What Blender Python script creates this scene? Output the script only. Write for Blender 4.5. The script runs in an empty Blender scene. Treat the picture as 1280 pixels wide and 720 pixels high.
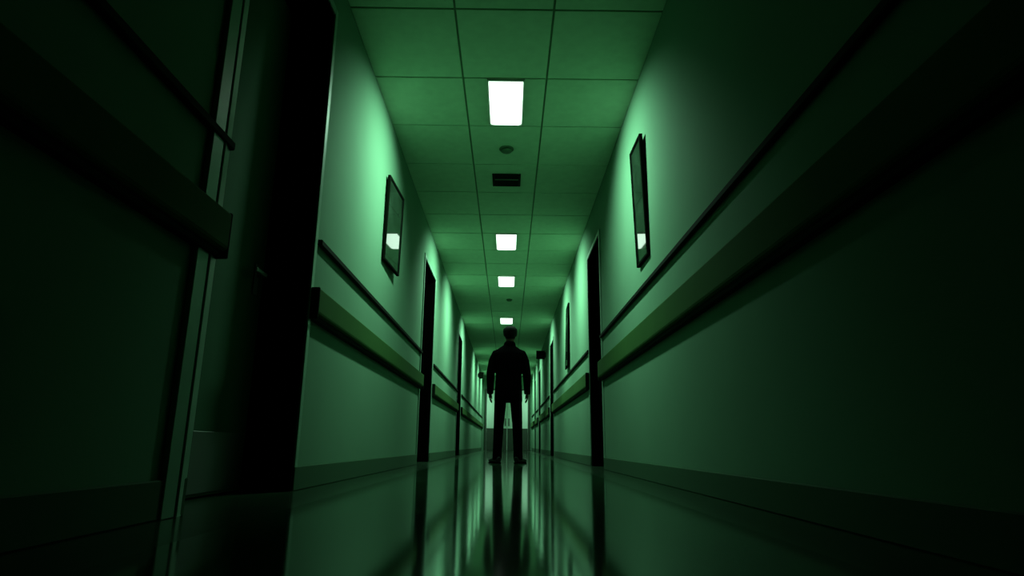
import bpy, bmesh, math, random
from mathutils import Vector, Matrix
random.seed(4)
scene = bpy.context.scene
COL = scene.collection

# ------------------------------------------------------------------ dimensions (metres)
WL, WR = -1.045, 0.97          # faces of the left and right wall
CEIL = 2.957
Y0, Y1 = -1.6, 25.5            # corridor runs along +Y
TH = 0.36                      # wall thickness
REC = 0.28                     # depth of the door recesses
DOOR_H = 2.46
LIGHT_Y = [4.60, 8.20, 10.34, 13.85, 18.8, 21.6, 24.3]  # last three are unseen lights added to brighten the corridor end
LIGHT_X = -0.045

# ------------------------------------------------------------------ materials
def mat(name, col, rough=0.6, spec=0.5, metal=0.0, noise=0.0, nscale=6.0, bump=0.0, bscale=80.0, ior=None, coat=0.0, coat_rough=0.05, stretch=None):
    m = bpy.data.materials.new(name); m.use_nodes = True
    nt = m.node_tree; b = nt.nodes['Principled BSDF']
    b.inputs['Base Color'].default_value = (*col, 1)
    b.inputs['Roughness'].default_value = rough
    b.inputs['Specular IOR Level'].default_value = spec
    b.inputs['Metallic'].default_value = metal
    b.inputs['Coat Weight'].default_value = coat
    b.inputs['Coat Roughness'].default_value = coat_rough
    if ior: b.inputs['IOR'].default_value = ior
    tc = nt.nodes.new('ShaderNodeTexCoord')
    src = tc.outputs['Object']
    if stretch:
        mp = nt.nodes.new('ShaderNodeMapping'); mp.inputs['Scale'].default_value = stretch
        nt.links.new(src, mp.inputs['Vector']); src = mp.outputs['Vector']
    if noise > 0:
        n = nt.nodes.new('ShaderNodeTexNoise'); n.inputs['Scale'].default_value = nscale
        n.inputs['Detail'].default_value = 5
        nt.links.new(src, n.inputs['Vector'])
        r = nt.nodes.new('ShaderNodeValToRGB')
        r.color_ramp.elements[0].position = 0.3; r.color_ramp.elements[1].position = 0.7
        r.color_ramp.elements[0].color = (*[c * (1 - noise) for c in col], 1)
        r.color_ramp.elements[1].color = (*[min(1, c * (1 + noise)) for c in col], 1)
        nt.links.new(n.outputs['Fac'], r.inputs['Fac'])
        nt.links.new(r.outputs['Color'], b.inputs['Base Color'])
    if bump > 0:
        n2 = nt.nodes.new('ShaderNodeTexNoise'); n2.inputs['Scale'].default_value = bscale
        n2.inputs['Detail'].default_value = 2
        nt.links.new(src, n2.inputs['Vector'])
        bp = nt.nodes.new('ShaderNodeBump'); bp.inputs['Strength'].default_value = bump
        bp.inputs['Distance'].default_value = 0.01
        nt.links.new(n2.outputs['Fac'], bp.inputs['Height'])
        nt.links.new(bp.outputs['Normal'], b.inputs['Normal'])
    return m

def emit(name, col, strength):
    m = bpy.data.materials.new(name); m.use_nodes = True
    nt = m.node_tree; b = nt.nodes['Principled BSDF']
    b.inputs['Base Color'].default_value = (.8, .8, .8, 1)
    b.inputs['Emission Color'].default_value = (*col, 1)
    b.inputs['Emission Strength'].default_value = strength
    return m

M = {
 'wall':    mat('wall_paint', (.103, .205, .130), .8, .06, noise=.04, nscale=1.5, bump=.05, bscale=160),
 'ceiling': mat('ceiling_tile', (.42, .64, .43), .95, .05, noise=.05, nscale=14, bump=.12, bscale=260),
 'tbar':    mat('ceiling_grid', (.16, .27, .17), .8, .1),
 'floor':   mat('polished_floor', (.014, .042, .020), .09, .5, noise=.25, nscale=1.2, bump=.014, bscale=6.0, ior=1.75),
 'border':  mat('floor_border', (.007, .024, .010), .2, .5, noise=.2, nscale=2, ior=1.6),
 'base':    mat('baseboard_vinyl', (.032, .075, .040), .8, .1),
 'rail':    mat('handrail_vinyl', (.029, .078, .022), .8, .05, noise=.06, nscale=4),
 'dark':    mat('dark_trim', (.006, .010, .006), .8, .05),
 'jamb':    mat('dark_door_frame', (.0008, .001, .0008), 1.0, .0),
 'leaf':    mat('door_paint', (.038, .090, .050), .8, .05, noise=.05, nscale=3),
 'casing':  mat('casing_gloss_paint', (.13, .25, .17), .38, .5),
 'metal':   mat('brushed_metal', (.18, .20, .18), .5, .5, metal=1),
 'frame':   mat('picture_frame', (.004, .006, .004), .9, .0),
 'print':   mat('picture_print', (.030, .060, .036), .8, .2, noise=.75, nscale=3.2),
 'glass':   mat('picture_glass', (.012, .024, .015), .03, .5, noise=.6, nscale=5, ior=1.5),
 'fixture': mat('light_frame', (.35, .45, .36), .5, .3),
 'diffuser': emit('lit_diffuser', (.72, 1.0, .80), 3.0),
 'detector': mat('detector_plastic', (.07, .15, .08), .6, .3),
 'sign':    mat('dark_sign', (.006, .010, .006), .8, .05),
 'endpale': mat('end_door_paint', (.55, .66, .58), .6, .1),
 'enddark': mat('end_door_kick', (.045, .06, .045), .6, .1),
 'skin':    mat('skin', (.085, .045, .032), .7, .1, noise=.08, nscale=20),
 'hair':    mat('dark_hair', (.002, .0016, .0015), .8, .08, bump=.6, bscale=120),
 'jacket':  mat('black_suit', (.0018, .0018, .002), 1.0, .0, bump=.15, bscale=300),
 'shirt':   mat('dark_shirt', (.004, .004, .005), .9, .0),
 'shoe':    mat('black_leather', (.008, .008, .008), .35, .4),
 'eye':     mat('eye_white', (.6, .6, .58), .2, .5),
}

# ------------------------------------------------------------------ helpers
def link(name, me, m, parent=None):
    o = bpy.data.objects.new(name, me); COL.objects.link(o)
    if m is not None and len(me.materials) == 0: me.materials.append(m)
    if parent is not None: o.parent = parent
    return o

class MB:
    def __init__(s): s.bm = bmesh.new()
    def box(s, x0, x1, y0, y1, z0, z1, bevel=0.0, mi=0, seg=2):
        r = bmesh.ops.create_cube(s.bm, size=1)
        vs = r['verts']
        for v in vs:
            v.co = Vector(((x0 + x1) / 2 + v.co.x * abs(x1 - x0), (y0 + y1) / 2 + v.co.y * abs(y1 - y0), (z0 + z1) / 2 + v.co.z * abs(z1 - z0)))
        es = set(); fs = set()
        for v in vs:
            es.update(v.link_edges); fs.update(v.link_faces)
        for f in fs: f.material_index = mi
        if bevel > 0:
            bmesh.ops.bevel(s.bm, geom=list(es), offset=bevel, segments=seg, affect='EDGES', profile=.5)
        return s
    def prism_y(s, prof, y0, y1, mi=0):
        """profile (x,z) list extruded along Y"""
        a = [s.bm.verts.new((x, y0, z)) for x, z in prof]; b = [s.bm.verts.new((x, y1, z)) for x, z in prof]
        n = len(prof); fs = [s.bm.faces.new(a), s.bm.faces.new(b[::-1])]
        for i in range(n): fs.append(s.bm.faces.new((a[i], b[i], b[(i + 1) % n], a[(i + 1) % n])))
        for f in fs: f.material_index = mi
        return s
    def prism_z(s, prof, z0, z1):
        a = [s.bm.verts.new((x, y, z0)) for x, y in prof]; b = [s.bm.verts.new((x, y, z1)) for x, y in prof]
        n = len(prof); s.bm.faces.new(a); s.bm.faces.new(b[::-1])
        for i in range(n): s.bm.faces.new((a[i], b[i], b[(i + 1) % n], a[(i + 1) % n]))
        return s
    def loft(s, secs, n=20, p=2.0, axis=None):
        """secs: (centre, rx, ry[, axis]) rings. rx along local X, ry along local 'depth'."""
        rings = []
        for i, sec in enumerate(secs):
            c = Vector(sec[0]); rx, ry = sec[1], sec[2]
            if len(sec) > 3 and sec[3] is not None: d = Vector(sec[3]).normalized()
            else:
                a = Vector(secs[max(0, i - 1)][0]); b = Vector(secs[min(len(secs) - 1, i + 1)][0])
                d = (b - a).normalized()
            ref = Vector(axis) if axis else (Vector((1, 0, 0)) if abs(d.x) < .9 else Vector((0, 0, 1)))
            v = d.cross(ref).normalized(); u = v.cross(d).normalized()
            ring = []
            for k in range(n):
                t = 2 * math.pi * k / n
                ct, st = math.cos(t), math.sin(t)
                cx = math.copysign(abs(ct) ** (2 / p), ct); sy = math.copysign(abs(st) ** (2 / p), st)
                ring.append(s.bm.verts.new(c + u * rx * cx + v * ry * sy))
            rings.append(ring)
        for a, b in zip(rings, rings[1:]):
            for k in range(n): s.bm.faces.new((a[k], a[(k + 1) % n], b[(k + 1) % n], b[k]))
        s.bm.faces.new(rings[0][::-1]); s.bm.faces.new(rings[-1])
        return s
    def ball(s, c, rx, ry, rz, rot=None, seg=20):
        r = bmesh.ops.create_uvsphere(s.bm, u_segments=seg, v_segments=seg // 2 + 2, radius=1)
        for v in r['verts']:
            q = Vector((v.co.x * rx, v.co.y * ry, v.co.z * rz))
            if rot is not None: q = rot @ q
            v.co = q + Vector(c)
        return s
    def lathe(s, prof, c, n=28, down=True):
        rings = []
        for r, z in prof:
            rings.append([s.bm.verts.new((c[0] + r * math.cos(2 * math.pi * k / n), c[1] + r * math.sin(2 * math.pi * k / n), c[2] + z)) for k in range(n)])
        for a, b in zip(rings, rings[1:]):
            for k in range(n): s.bm.faces.new((a[k], a[(k + 1) % n], b[(k + 1) % n], b[k]))
        s.bm.faces.new(rings[0]); s.bm.faces.new(rings[-1][::-1])
        return s
    def build(s, name, m, parent=None, smooth=False, mats=None):
        bmesh.ops.recalc_face_normals(s.bm, faces=s.bm.faces[:])
        me = bpy.data.meshes.new(name); s.bm.to_mesh(me); s.bm.free()
        if mats:
            for q in mats: me.materials.append(q)
        o = link(name, me, None if mats else m, parent)
        if smooth:
            for p in me.polygons: p.use_smooth = True
        return o

def empty(name, loc=(0, 0, 0), rz=0):
    o = bpy.data.objects.new(name, None); COL.objects.link(o)
    o.location = loc; o.rotation_euler = (0, 0, rz); o.empty_display_size = .1
    return o
def tag(o, label, cat, group=None):
    o['label'] = label; o['category'] = cat
    if group: o['group'] = group
    return o
def struct(o, label=None):
    o['kind'] = 'structure'
    if label: o['label'] = label
    return o
def copy_tree(o, parent=None):
    c = o.copy(); COL.objects.link(c)
    if parent is not None:
        c.parent = parent
    for ch in list(o.children): copy_tree(ch, c)
    return c

# ------------------------------------------------------------------ doorways:  (y0, y1)
LEFT = [(2.12, 3.16), (7.38, 8.53), (12.75, 13.85)]
RIGHT = [(6.43, 7.42), (13.35, 14.5), (18.75, 19.9), (21.9, 22.9)]

def solid_spans(ops, a=Y0, b=Y1):
    out = []; y = a
    for (p, q) in ops: out.append((y, p)); y = q
    out.append((y, b)); return out

def make_wall(name, face, sgn, ops, label):
    m = MB(); o = face + sgn * TH
    for (a, b) in solid_spans(ops, Y0 - .2, Y1 + .2): m.box(face, o, a, b, -.02, CEIL + .02)
    for (a, b) in ops: m.box(face, o, a, b, 2.66 if a < 4 else DOOR_H, CEIL + .02)
    return struct(m.build(name, M['wall']), label)
make_wall('wall_left', WL, -1, LEFT, 'pale green painted wall on the left of the corridor')
make_wall('wall_right', WR, 1, RIGHT, 'pale green painted wall on the right of the corridor')
struct(MB().box(WL - TH, WR + TH, Y1, Y1 + .2, -.02, CEIL + .02).build('wall_back', M['wall']), 'pale end wall of the corridor')
struct(MB().box(WL - TH, WR + TH, Y0 - .2, Y0, -.02, CEIL + .02).build('wall_front', M['wall']))

# floor with a darker border strip let in along both walls
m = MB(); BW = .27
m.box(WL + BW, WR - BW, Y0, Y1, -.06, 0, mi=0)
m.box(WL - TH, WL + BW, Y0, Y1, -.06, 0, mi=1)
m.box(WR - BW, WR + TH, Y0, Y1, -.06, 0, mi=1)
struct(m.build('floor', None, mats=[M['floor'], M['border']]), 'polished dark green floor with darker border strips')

# ------------------------------------------------------------------ ceiling: slab, sunk grid bars and tiles
rows = [-1.6, -.9, -.14, .58, 1.3, 2.02, 2.74, 3.47, 4.25, 4.99, 5.77, 6.48, 7.18, 7.87, 8.61, 9.3, 10.0, 10.74, 11.45, 12.15, 12.85, 13.5, 14.27]
while rows[-1] < Y1 - .5: rows.append(rows[-1] + .7)
rows[-1] = Y1
cols = [WL, -.373, .268, WR]
m = MB()
m.box(WL - TH, WR + TH, Y0 - .2, Y1 + .2, CEIL + .006, CEIL + .12, mi=1)
for a, b in zip(rows, rows[1:]):
    for i in range(3):
        g = .0075
        m.box(cols[i] + (0 if i == 0 else g), cols[i + 1] - (0 if i == 2 else g), a + g, b - g, CEIL - .004, CEIL + .012, bevel=.002, mi=0, seg=1)
struct(m.build('ceiling', None, mats=[M['ceiling'], M['tbar']]), 'suspended tiled ceiling with a dark grid')

# ------------------------------------------------------------------ baseboards, chair rails
def strips(kind_side, face, sgn, ops, z0, z1, prot, material, name, label, inset=0.0, bevel=.004):
    m = MB()
    for (a, b) in solid_spans(ops):
        a2 = a + (inset if a > Y0 else 0); b2 = b - (.005 if b < Y1 else 0)
        m.box(face, face - sgn * prot, a2, b2, z0, z1, bevel=bevel, seg=1)
    return struct(m.build(name, material), label)
strips('l', WL, -1, LEFT, 0, .115, .014, M['base'], 'baseboard_left', 'green vinyl baseboard along the left wall')
strips('r', WR, 1, RIGHT, 0, .115, .014, M['base'], 'baseboard_right', 'green vinyl baseboard along the right wall')
strips('l', WL, -1, LEFT, 1.268, 1.300, .028, M['dark'], 'trim_1', 'thin dark chair rail on the left wall', inset=.07)
strips('r', WR, 1, RIGHT, 1.312, 1.344, .028, M['dark'], 'trim_2', 'thin dark chair rail on the right wall', inset=.03)

# ------------------------------------------------------------------ handrails: one thing per stretch of wall
def handrail(face, sgn, y0, y1, z0, z1, label):
    # crash-rail profile: wide flat face with rounded edges, dark strip below standing in for its shadow
    e = empty('handrail', (face, (y0 + y1) / 2, z0)); L = (y1 - y0) / 2; h = z1 - z0; s = -sgn
    prof = [(0, .012), (.044, .012), (.052, .020), (.055, .030), (.055, h - .008), (.052, h - .002), (.048, h), (0, h)]
    MB().prism_y([(s * x, z) for x, z in prof], -L + .014, L - .014).build('rail', M['rail'], e)
    rt = MB().prism_y([(0, -.010), (s * .032, -.010), (s * .036, .0), (s * .036, .0115), (0, .0115)], -L + .014, L - .014).build('rail_shadow', M['dark'], e)
    for q in (-1, 1):
        m = MB(); a, b = (q * L, q * (L - .014))
        m.box(0, s * .055, min(a, b), max(a, b), -.012, h + .004, bevel=.004, seg=1)
        m.build('end_cap', M['dark'], e)
    return tag(e, label, 'handrail', None)
def rails(face, sgn, ops, z0, z1, labels):
    for (a, b), lb in zip(solid_spans(ops), labels):
        if b - a < .4: continue
        handrail(face, sgn, a + .01, b - .01, z0, z1, lb)
rails(WL, -1, LEFT, .862, 1.015, ['wall handrail in deep shadow on the near left, before the big dark doorway',
    'olive green wall handrail under the left framed picture', 'olive wall handrail between the second and third left doorways',
    'farthest olive handrail on the left wall, beyond the last left doorway'])
rails(WR, 1, RIGHT, .886, 1.066, ['wide olive wall handrail running along the near right wall under the tall picture',
    'olive handrail on the right wall between the first and second right doorways',
    'short olive handrail on the right wall between the second and third right doorways',
    'very short handrail between the two last right doorways', 'last bit of handrail on the right wall by the end doors'])

# ------------------------------------------------------------------ doors in their recesses
def door(n, face, sgn, y0, y1, label, wide=False, DOOR_H=DOOR_H):
    e = empty('door_%d' % n, (face, (y0 + y1) / 2, 0)); L = (y1 - y0) / 2; out = sgn
    struct(e, label)
    # dark lining of the recess: two jambs and a head
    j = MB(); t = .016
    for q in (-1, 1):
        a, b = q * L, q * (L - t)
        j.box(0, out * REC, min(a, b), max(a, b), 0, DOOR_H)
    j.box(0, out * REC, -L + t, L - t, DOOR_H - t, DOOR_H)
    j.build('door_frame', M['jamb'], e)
    # casing on the wall face
    c = MB(); s = -out
    def flat(a, b, z0, z1, th): c.box(0, s * th, a, b, z0, z1, bevel=.003, seg=1)
    if wide:
        nb = []
        nb = [(0, -L - .072), (s * .020, -L - .072), (s * .023, -L - .068), (s * .008, -L - .002), (s * .005, -L), (0, -L)]   # splayed outer moulding
        c.prism_z(nb, .0, DOOR_H + .05)
        flat(-L - .155, -L - .078, .0, DOOR_H + .05, .020)
    else:
        flat(-L - .045, -L, 0, DOOR_H + .045, .012)
    flat(L, L + .045, 0, DOOR_H + .045, .012)
    flat(-L, L, DOOR_H, DOOR_H + .045, .012)
    c.build('casing', M['casing'], e)
    # leaf with a raised stile border, vision slot and lever
    lf = MB(); x0 = out * (REC - .045); x1 = out * REC
    lf.box(x0, x1, -L + t + .003, L - t - .003, .006, DOOR_H - t - .003, bevel=.003, seg=1)
    leaf = lf.build('door_leaf', M['leaf'], e)
    k = MB(); x = x0
    k.box(x, x - out * .006, -L + t + .03, L - t - .03, .02, .27, bevel=.002, seg=1)
    k.build('kick_plate', M['metal'], leaf)
    h = MB(); yy = L - .12
    h.box(x, x - out * .010, yy - .022, yy + .022, .94, 1.10, bevel=.004, seg=1)
    h.box(x - out * .008, x - out * .055, yy - .010, yy + .010, 1.03, 1.05, bevel=.003, seg=1)
    h.box(x - out * .042, x - out * .060, yy - .125, yy + .010, 1.028, 1.052, bevel=.006, seg=2)
    h.build('handle', M['metal'], leaf)
    hg = MB()
    for z in (.25, 1.2, 2.2): hg.box(x, x - out * .010, -L + t + .004, -L + t + .022, z, z + .11)
    hg.build('hinge', M['metal'], leaf)
    return e
LL = ['big recessed dark doorway on the near left', 'recessed dark doorway beyond the left framed picture', 'far left recessed doorway beside the man']
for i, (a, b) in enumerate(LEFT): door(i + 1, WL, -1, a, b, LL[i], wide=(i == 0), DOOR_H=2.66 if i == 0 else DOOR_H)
RL = ['tall recessed dark doorway on the right wall', 'second recessed doorway on the right wall', 'third recessed doorway on the right wall', 'fourth recessed doorway on the right wall']
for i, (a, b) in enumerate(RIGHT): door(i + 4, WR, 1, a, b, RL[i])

# pale double doors closing the corridor
e = struct(empty('door_8', (0, Y1, 0)), 'pale double doors with dark lower panels at the end of the corridor')
fr = MB()
fr.box(-.92, -.86, -.05, 0, 0, 2.42); fr.box(.80, .86, -.05, 0, 0, 2.42); fr.box(-.86, .80, -.05, 0, 2.36, 2.42)
fr.build('door_frame', M['enddark'], e)
for (a, b, hx) in ((-.855, -.035, -.10), (-.025, .795, .04)):
    lf = MB().box(a, b, -.045, -.004, .006, 2.355, bevel=.004, seg=1).build('door_leaf', M['endpale'], e)
    MB().box(a + .01, b - .01, -.055, -.0455, .01, .86, bevel=.002, seg=1).build('kick_plate', M['enddark'], lf)
    MB().box(hx - .03, hx + .03, -.056, -.0455, .95, 1.25, bevel=.004, seg=1).build('push_plate', M['metal'], lf)

# ------------------------------------------------------------------ ceiling lights
def make_light():
    e = empty('ceiling_light', (0, 0, 0))
    W, L = .133, .335
    f = MB()
    for q in (-1, 1):
        f.box(min(q * W, q * (W + .014)), max(q * W, q * (W + .014)), -L - .014, L + .014, -.020, -.002, bevel=.003, seg=1)
        f.box(-W, W, min(q * L, q * (L + .014)), max(q * L, q * (L + .014)), -.020, -.002, bevel=.003, seg=1)
    f.build('frame', M['fixture'], e)
    # rounded diffuser, slightly bowed downwards
    d = MB(); r = .035; pts = []
    for cx, cy, a0 in ((W - r, L - r, 0), (-W + r, L - r, 90), (-W + r, -L + r, 180), (W - r, -L + r, 270)):
        for k in range(5):
            t = math.radians(a0 + 22.5 * k); pts.append((cx + r * math.cos(t), cy + r * math.sin(t)))
    rings = []
    for sc_, z in ((1, -.003), (1, -.019), (.95, -.025), (.75, -.029), (.4, -.030)):
        rings.append([d.bm.verts.new((x * sc_, y * sc_, z)) for x, y in pts])
    for a, b in zip(rings, rings[1:]):
        for k in range(len(pts)): d.bm.faces.new((a[k], a[(k + 1) % len(pts)], b[(k + 1) % len(pts)], b[k]))
    d.bm.faces.new(rings[0]); d.bm.faces.new(rings[-1][::-1])
    d.build('diffuser', M['diffuser'], e, smooth=True)
    for q in (-1, 1):        # two added area lamps below the diffuser, tilted to brighten the walls
        a = bpy.data.objects.new('lamp', lamp); COL.objects.link(a)
        a.parent = e; a.location = (q * .07, 0, -.09); a.rotation_euler = (0, -q * math.radians(43), 0)
    return e
POWER = 29.0
LCOL = (.53, 1.0, .70)
lamp = bpy.data.lights.new('added_wall_wash', 'AREA'); lamp.shape = 'RECTANGLE'; lamp.size = .10; lamp.size_y = .62
lamp.energy = POWER; lamp.color = LCOL; lamp.spread = math.radians(110)
light_labels = ['glowing white rounded rectangular ceiling light nearest the camera, largest of the row',
                'glowing ceiling light just beyond the dark ceiling vent', 'small glowing ceiling light third from the camera, one before the light over the man',
                'small glowing ceiling light right above the standing man\'s head', 'unseen ceiling light added behind the back of the standing man to light the corridor end', 'unseen added ceiling light second from the end doors, hidden behind the man', 'farthest ceiling light, unseen and added to brighten the pale end doors']
proto = make_light()
for i, y in enumerate(LIGHT_Y):
    o = proto if i == 0 else copy_tree(proto)
    o.location = (LIGHT_X - .004 * i, y, CEIL - .004)
    for ch in o.children:
        if ch.type == 'LIGHT':
            if i > 0: ch.data = ch.data.copy()
            ch.data.energy = POWER * (1.0, 1.2, 1.2, 1.35, 1.1, 1.1, 1.4)[i]
    tag(o, light_labels[i], 'ceiling light', 'lit rectangular ceiling lights down the corridor')

# vent and detector
v = empty('ceiling_vent', (-.043, 6.13, CEIL - .004))
tag(v, 'small dark rectangular air vent in the ceiling between the two nearest lights', 'vent')
f = MB()
f.box(-.148, -.125, -.15, .15, -.016, -.001, bevel=.003, seg=1); f.box(.125, .148, -.15, .15, -.016, -.001, bevel=.003, seg=1)
f.box(-.125, .125, -.15, -.13, -.016, -.001, bevel=.003, seg=1); f.box(-.125, .125, .13, .15, -.016, -.001, bevel=.003, seg=1)
f.build('frame', M['dark'], v)
MB().box(-.125, .125, -.13, .13, -.004, -.001).build('backing', M['jamb'], v)
for k in range(6):
    yy = -.105 + k * .042
    s_ = MB(); s_.prism_z([(-.124, yy - .010), (.124, yy - .010), (.124, yy + .010), (-.124, yy + .010)], -.014, -.0105)
    o = s_.build('slat', M['detector'] if k in (2,) else M['dark'], v)
def detector(x, y, label, s=1.0):
    e = empty('smoke_detector', (x, y, CEIL - .004))
    MB().lathe([(.058 * s, -.001), (.060 * s, -.010), (.056 * s, -.014)], (0, 0, 0)).build('base', M['detector'], e)
    MB().lathe([(.046 * s, -.0145), (.048 * s, -.024), (.040 * s, -.034), (.018 * s, -.040)], (0, 0, 0)).build('cover', M['detector'], e, smooth=True)
    tag(e, label, 'smoke detector')
detector(-.043, 5.42, 'round smoke detector on the ceiling tile between the nearest light and the vent', 1.15)
detector(.0, 11.75, 'tiny round detector on the ceiling between the third and fourth lights')

# ------------------------------------------------------------------ framed pictures
def picture(name, x, sgn, yc, zc, w, h, yaw, tilt, label, bracket=True):
    """hangs on a wall; sgn = outward normal sign (+1: faces +X)"""
    e = empty(name, (x, yc, zc))
    n = Vector((sgn * math.cos(yaw) * math.cos(tilt), math.sin(yaw) * math.cos(tilt), math.sin(tilt)))
    up = Vector((0, 0, 1)); side = up.cross(n).normalized(); up2 = n.cross(side).normalized()
    R = Matrix((side, up2, n)).transposed().to_4x4()   # local x = along wall, y = up, z = out
    e.matrix_world = Matrix.Translation((x, yc, zc)) @ R
    W, H = w / 2, h / 2; b = .022
    f = MB()
    f.box(-W, -W + b, -H, H, -.012, .014, bevel=.003, seg=1); f.box(W - b, W, -H, H, -.012, .014, bevel=.003, seg=1)
    f.box(-W + b, W - b, -H, -H + b, -.012, .014, bevel=.003, seg=1); f.box(-W + b, W - b, H - b, H, -.012, .014, bevel=.003, seg=1)
    f.build('frame', M['frame'], e)
    MB().box(-W + b, W - b, -H + b, H - b, -.010, .0).build('print', M['print'], e)
    MB().box(-W + b, W - b, -H + b, H - b, .002, .005).build('glass', M['glass'], e)
    return tag(e, label, 'picture')
picture('framed_picture', WL + .034, 1, 5.13, 2.05, .54, .74, math.radians(-3.0), math.radians(-.8), 'dark framed picture reflecting a light, on the left wall above the handrail')
picture('framed_picture', WR - .022, -1, 4.28, 1.97, .34, .92, math.radians(-.9), math.radians(-1.4), 'tall dark framed picture high on the near right wall, with a small bright reflection')
picture('framed_picture', WR - .018, -1, 10.05, 1.95, .50, 1.02, math.radians(1.6), math.radians(1.5), 'narrow looking dark framed picture far along the right wall between two doorways')

# projecting signs near the ceiling far away
def sign(x0, x1, y, z0, z1, sgn, label):
    e = empty('projecting_sign', ((x0 + x1) / 2, y, z1)); hw = (x1 - x0) / 2
    MB().box(-hw, hw, -.02, .02, z0 - z1, 0, bevel=.006).build('panel', M['sign'], e)
    MB().box(sgn * hw, sgn * (hw + .03), -.03, .03, (z0 - z1) * .8, (z0 - z1) * .2, bevel=.003, seg=1).build('bracket', M['dark'], e)
    tag(e, label, 'sign')
sign(WR - .25, WR - .03, 16.2, 2.40, 2.62, 1, 'small dark blank sign sticking out of the right wall near the ceiling')
sign(WL + .03, WL + .20, 21.5, 2.42, 2.64, -1, 'tiny dark blank sign sticking out of the far left wall beside the man')

# ------------------------------------------------------------------ the standing man (seen from behind)
P = empty('person', (0.006, 8.27, 0))
tag(P, 'person in a dark suit standing alone mid corridor with arms at their sides', 'person')
def remesh(o, vox, it=4, f=.5):
    r = o.modifiers.new('remesh', 'REMESH'); r.mode = 'VOXEL'; r.voxel_size = vox; r.use_smooth_shade = True
    s = o.modifiers.new('smooth', 'SMOOTH'); s.iterations = it; s.factor = f
    return o

SH, EL, WRI = {}, {}, {}
for q, (sx, ex, wx) in {-1: (-.178, -.243, -.243), 1: (.178, .238, .244)}.items():
    SH[q] = Vector((sx, 0, 1.435)); EL[q] = Vector((ex, -.012, 1.135)); WRI[q] = Vector((wx, .045, .915))
HIP = {-1: Vector((-.100, 0, .90)), 1: Vector((.090, 0, .90))}
KNEE = {-1: Vector((-.122, .012, .50)), 1: Vector((.115, .012, .50))}
ANK = {-1: Vector((-.140, -.015, .085)), 1: Vector((.130, -.015, .085))}

b = MB()
# torso
b.loft([((0, 0, .86), .135, .085), ((0, 0, .95), .150, .095), ((0, 0, 1.08), .130, .085), ((0, 0, 1.22), .140, .095), ((0, 0, 1.36), .140, .090), ((0, 0, 1.43), .105, .07), ((.004, .0, 1.50), .066, .058)], 24)
# neck and head
HC_ = Vector((.012, .012, 1.672))
b.loft([((.004, -.005, 1.46), .060, .060), ((.008, -.002, 1.53), .055, .058), ((.010, .004, 1.60), .055, .060), ((.012, .006, 1.66), .05, .05)], 20)
head = [(-.118, .020, .016, .070), (-.108, .034, .030, .062), (-.090, .046, .056, .040), (-.062, .058, .078, .022), (-.030, .067, .090, .012), (.0, .072, .096, .006),
        (.030, .074, .097, .0), (.058, .070, .090, -.004), (.080, .054, .068, -.006), (.094, .030, .036, -.006), (.098, .010, .012, -.006)]
b.loft([((HC_.x, HC_.y + dy * .9, HC_.z + z), rx * 1.10, ry, (0, 0, 1)) for z, rx, ry, dy in head], 28, p=2.2)
# face: brow, nose, lips, chin, ears
fy = HC_.y + .098
b.ball((HC_.x, fy - .012, HC_.z + .022), .050, .012, .010)
b.loft([((HC_.x, fy - .010, HC_.z + .016), .008, .010, (0, .3, -1)), ((HC_.x, fy + .004, HC_.z - .008), .010, .012, (0, .4, -1)), ((HC_.x, fy + .012, HC_.z - .026), .016, .014, (0, 0, -1)), ((HC_.x, fy + .002, HC_.z - .036), .012, .010, (0, 0, -1))], 12)
b.ball((HC_.x, fy - .006, HC_.z - .054), .024, .010, .006); b.ball((HC_.x, fy - .008, HC_.z - .066), .022, .010, .006)
b.ball((HC_.x, fy - .016, HC_.z - .094), .022, .014, .014)
for q in (-1, 1):
    b.ball((HC_.x + q * .034, fy - .022, HC_.z - .018), .022, .014, .014)
    b.ball((HC_.x + q * .082, HC_.y - .004, HC_.z - .008), .010, .020, .032, Matrix.Rotation(math.radians(q * 12), 3, 'Y'))
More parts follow.
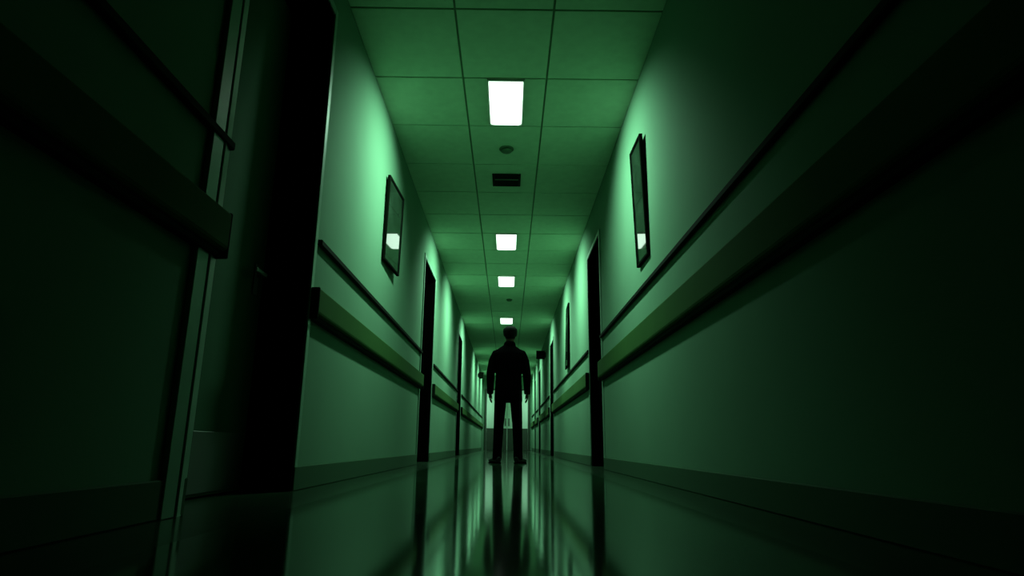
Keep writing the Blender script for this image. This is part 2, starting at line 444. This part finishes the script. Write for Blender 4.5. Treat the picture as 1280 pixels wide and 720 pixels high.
# arms, hands
for q in (-1, 1):
    s_, e_, w_ = SH[q], EL[q], WRI[q]
    b.loft([(s_ + Vector((-q * .045, 0, -.045)), .036, .040, (q, 0, -.3)), (s_ + Vector((-q * .015, 0, -.055)), .042, .044, (q, 0, -.9)), (s_ + Vector((q * .010, 0, -.095)), .042, .044, (0, 0, -1)), (s_.lerp(e_, .5), .040, .042), (e_, .036, .038), (e_.lerp(w_, .3), .038, .038), (w_, .026, .022), (w_ + Vector((0, .004, -.02)), .028, .022)], 16, axis=(0, 1, 0))
    # palm hangs below the wrist, thumb forward (+Y), fingers slightly curled
    pd = Vector((0, .05, -1)).normalized()
    p0 = w_ + Vector((0, .002, -.008)); p1 = w_ + Vector((q * .002, .006, -.075))
    b.loft([(p0, .020, .030), (p0.lerp(p1, .4), .021, .042), (p1, .018, .046), (p1 + pd * .012, .012, .042)], 16, p=2.6)
    for k, (off, ln) in enumerate(((.036, .076), (.012, .084), (-.012, .078), (-.035, .062))):
        a0 = p1 + Vector((0, off * .95, -.002 - abs(off) * .12)); curl = -q
        a1 = a0 + Vector((curl * .004, .003, -ln * .42)); a2 = a1 + Vector((curl * .011, .002, -ln * .28)); a3 = a2 + Vector((curl * .012, 0, -ln * .17))
        b.loft([(a0 + Vector((0, 0, .02)), .0098, .0098), (a0, .0100, .0100), (a1, .0096, .0096), (a2, .0090, .0090), (a3, .0082, .0082)], 10)
    t0 = p0.lerp(p1, .25) + Vector((-q * .004, .026, 0)); t1 = t0 + Vector((-q * .008, .024, -.030)); t2 = t1 + Vector((-q * .006, .008, -.030)); t3 = t2 + Vector((-q * .004, .001, -.020))
    b.loft([(t0, .013, .013), (t1, .0105, .0105), (t2, .0095, .0095), (t3, .0065, .0065)], 10)
# legs and feet
for q in (-1, 1):
    h_, k_, a_ = HIP[q], KNEE[q], ANK[q]
    b.loft([(h_ + Vector((0, 0, .04)), .072, .085), (h_.lerp(k_, .15), .072, .080), (h_.lerp(k_, .6), .058, .062), (k_, .046, .050), (k_.lerp(a_, .3), .046, .052), (a_, .030, .034), (a_ - Vector((0, 0, .04)), .030, .036)], 18)
    b.loft([(a_ + Vector((0, -.035, -.045)), .026, .025, (0, 1, 0)), (a_ + Vector((q * .01, .05, -.045)), .034, .026, (0, 1, 0)), (a_ + Vector((q * .03, .13, -.058)), .036, .016, (0, 1, 0))], 14)
body = remesh(b.build('body', M['skin'], P), .0042, 3, .45)

# eyes
for q in (-1, 1):
    MB().ball((HC_.x + q * .033, fy - .0135, HC_.z + .003), .012, .009, .0070).build('eye', M['eye'], P, smooth=True)
    ey = [c for c in P.children if c.name.startswith('eye')][-1]
    MB().ball((HC_.x + q * .033, fy - .0065, HC_.z + .003), .0055, .0028, .0055).build('iris', M['hair'], ey, smooth=True)
    MB().loft([((HC_.x + q * .016, fy - .004, HC_.z + .026), .003, .003), ((HC_.x + q * .034, fy - .002, HC_.z + .031), .004, .004), ((HC_.x + q * .052, fy - .012, HC_.z + .027), .003, .003)], 8).build('eyebrow', M['hair'], P, smooth=True)

# hair: short cap, tufty top
hm = MB()
hair = [(-.066, .046, .044, -.040), (-.052, .056, .054, -.037), (-.034, .064, .066, -.034), (-.010, .078, .082, -.022), (.020, .083, .092, -.014), (.046, .085, .100, -.008), (.072, .080, .098, -.006), (.092, .062, .078, -.006), (.104, .038, .05, -.008), (.108, .012, .014, -.01)]
hm.loft([((HC_.x, HC_.y + dy, HC_.z + z - .006), rx * 1.14, ry * 1.03, (0, 0, 1)) for z, rx, ry, dy in hair], 28)
for k in range(120):
    t = random.uniform(0, 2 * math.pi); u = random.uniform(.0, 1) ** .7
    d = Vector((math.cos(t) * u, math.sin(t) * u, math.sqrt(max(0, 1 - u * u)) * 1.0 - (.35 if math.sin(t) < 0 else 0) * u)).normalized()
    c = Vector((HC_.x, HC_.y - .010, HC_.z + .022)) + Vector((d.x * .076, d.y * .088, d.z * .074))
    e2 = c + d * random.uniform(.010, .017) + Vector((random.uniform(-.008, .008), random.uniform(-.004, .010), .001))
    hm.loft([(c - d * .01, .010, .010), (c, .009, .009), (e2, .004, .004)], 7)
remesh(hm.build('hair', M['hair'], P), .004, 2, .4)

# shirt collar
MB().loft([((.005, -.006, 1.505), .074, .068, (0, 0, 1)), ((.007, -.004, 1.535), .068, .066, (0, .08, 1)), ((.008, -.002, 1.558), .063, .064, (0, .12, 1))], 26).build('shirt_collar', M['shirt'], P, smooth=True)

# jacket: body, sleeves, collar, lapels, flaps, buttons
j = MB()
tor = [(.765, .182, .118, -.006), (.80, .184, .120, -.006), (.88, .181, .122, -.004), (.97, .176, .120, -.002), (1.06, .170, .116, .0), (1.14, .170, .116, .0), (1.24, .182, .120, .0), (1.33, .194, .122, .0), (1.41, .192, .112, -.002), (1.455, .160, .092, -.006), (1.485, .115, .080, -.008), (1.512, .078, .074, -.008)]
j.loft([((-.003, dy, z), rx, ry, (0, 0, 1)) for z, rx, ry, dy in tor], 32, p=2.5)
for q in (-1, 1):
    s_, e_, w_ = SH[q], EL[q], WRI[q]
    up = Vector((q * .002, 0, 0))
    j.loft([(s_ + Vector((-q * .10, -.004, -.035)), .060, .050, (q, 0, -.05)), (s_ + Vector((-q * .04, -.002, -.030)), .064, .060, (q, 0, -.25)), (s_ + Vector((-q * .006, 0, -.042)), .066, .062, (q * .8, 0, -.8)), (s_ + Vector((q * .012, 0, -.085)), .064, .062, (q * .2, 0, -1)), (s_.lerp(e_, .45) + up, .055, .062), (e_, .049, .055),
            (e_.lerp(w_, .35), .047, .052), (e_.lerp(w_, .8), .041, .045), (w_ + Vector((0, .006, -.040)), .044, .041)], 20, axis=(0, 1, 0))
    # wrinkles at the elbow
    for k, dz in enumerate((.035, .0, -.035)):
        j.loft([(e_ + Vector((-.045, -.01, dz)), .008, .010, (1, 0, .3)), (e_ + Vector((0, -.05 + .004 * k, dz + .008)), .008, .010, (1, 0, 0)), (e_ + Vector((.045, -.01, dz + .002)), .008, .010, (1, 0, -.3))], 8)
jk = remesh(j.build('jacket', M['jacket'], P), .0075, 5, .5)
c = MB()   # turned collar around the neck
for r0, z0, r1, z1 in ((.082, 1.492, .074, 1.545),):
    c.loft([((.005, -.012, z0), r0, .080, (0, .2, 1)), ((.006, -.010, (z0 + z1) / 2), r0 - .001, .076, (0, .24, 1)), ((.007, -.008, z1 - .004), r1, .070, (0, .30, 1))], 28)
c.build('collar', M['jacket'], jk, smooth=True)
for q in (-1, 1):
    l = MB(); l.prism_z([(0, 0), (1, 0), (1, 1), (0, 1)], 0, 1); l.bm.clear()
    pts = [(.070, 1.50), (.092, 1.40), (.070, 1.36), (.006, 1.14), (.004, 1.30), (.045, 1.47)]
    a = [l.bm.verts.new((q * x - .003, .116 if z < 1.45 else .090, z)) for x, z in pts]; bb = [l.bm.verts.new((q * x - .003, .127 if z < 1.45 else .100, z)) for x, z in pts]
    l.bm.faces.new(a); l.bm.faces.new(bb[::-1])
    for i in range(6): l.bm.faces.new((a[i], bb[i], bb[(i + 1) % 6], a[(i + 1) % 6]))
    l.build('lapel', M['jacket'], jk)
    MB().box(q * .115 - .055, q * .115 + .055, .108, .122, .93, .965, bevel=.003, seg=1).build('pocket_flap', M['jacket'], jk)
for z in (1.10, 1.00):
    MB().ball((-.003, .122, z), .011, .005, .011).build('button', M['shoe'], jk, smooth=True)

# trousers
t = MB()
t.loft([((-.003, 0, .84), .165, .105, (0, 0, 1)), ((-.003, 0, .90), .165, .105, (0, 0, 1)), ((-.003, 0, .98), .155, .100, (0, 0, 1))], 26, p=2.4)
for q in (-1, 1):
    h_, k_, a_ = HIP[q], KNEE[q], ANK[q]
    t.loft([(h_ + Vector((q * .0, 0, -.02)), .082, .098, (0, 0, 1)), (h_.lerp(k_, .22), .080, .092, (0, 0, 1)), (h_.lerp(k_, .6), .074, .082, (0, 0, 1)), (k_, .067, .075, (0, 0, 1)), (k_.lerp(a_, .4), .062, .072, (0, 0, 1)),
            (k_.lerp(a_, .85), .058, .068, (0, 0, 1)), (Vector((a_.x, a_.y + .004, .062)), .060, .074, (0, 0, 1)), (Vector((a_.x, a_.y + .004, .040)), .057, .070, (0, 0, 1))], 24)
    for z, dx in ((.12, .05), (.155, .052)):
        t.loft([((a_.x - dx if z < .3 else k_.x - dx, -.01, z), .008, .010, (1, 0, .2)), ((a_.x if z < .3 else k_.x, -.068, z + .012), .008, .010, (1, 0, 0)), ((a_.x + dx if z < .3 else k_.x + dx, -.01, z - .005), .008, .010, (1, 0, -.2))], 8)
remesh(t.build('trousers', M['jacket'], P), .0075, 5, .5)

# shoes: toes turned outwards
for q in (-1, 1):
    a_ = ANK[q]; s_ = MB()
    yaw = Matrix.Rotation(math.radians(-q * 24), 3, 'Z')
    def T(v): return Vector((a_.x, a_.y, 0)) + yaw @ Vector(v)
    fw = yaw @ Vector((0, 1, 0))
    s_.loft([(T((0, -.075, .045)), .026, .034, fw), (T((0, -.055, .045)), .036, .040, fw), (T((0, .0, .047)), .039, .042, fw), (T((0, .07, .042)), .044, .034, fw), (T((q * .004, .14, .034)), .048, .026, fw), (T((q * .003, .19, .030)), .040, .020, fw), (T((q * .002, .215, .028)), .020, .012, fw)], 20)
    s_.loft([(T((0, .0, .05)), .036, .045, (0, 0, 1)), (T((0, -.01, .095)), .036, .045, (0, 0, 1))], 18)
    so = remesh(s_.build('shoe', M['shoe'], P), .005, 3, .5)
    sl = MB()
    sl.loft([(T((0, -.078, .007)), .028, .007, fw), (T((0, -.05, .007)), .040, .007, fw), (T((0, .03, .007)), .040, .007, fw), (T((0, .12, .007)), .050, .007, fw), (T((0, .19, .007)), .043, .007, fw), (T((0, .222, .007)), .018, .006, fw)], 16, p=4)
    sl.box(-.001, .001, -.001, .001, .006, .008)
    sl.build('sole', M['jamb'], so)

# ------------------------------------------------------------------ world, camera, view
w = bpy.data.worlds.new('night'); scene.world = w; w.use_nodes = True
w.node_tree.nodes['Background'].inputs['Color'].default_value = (0, 0, 0, 1)
cam = bpy.data.cameras.new('camera'); co = bpy.data.objects.new('camera', cam); COL.objects.link(co)
cam.sensor_width = 36; cam.sensor_fit = 'HORIZONTAL'; cam.lens = 36 * 780 / 1280; cam.clip_start = .02
r = Vector((0.99992504, -0.00683852, 0.01015591)); u = Vector((-0.01151643, -0.24370001, 0.96978228)); f = Vector((0.00415688, 0.96982655, 0.24376049))
mw = Matrix((r, u, -f)).transposed().to_4x4(); mw.translation = (0, 0, .228)
co.matrix_world = mw
scene.camera = co
vs = scene.view_settings
vs.view_transform = 'Standard'; vs.look = 'None'; vs.exposure = 0.0; vs.gamma = 1.0; vs.use_curve_mapping = False
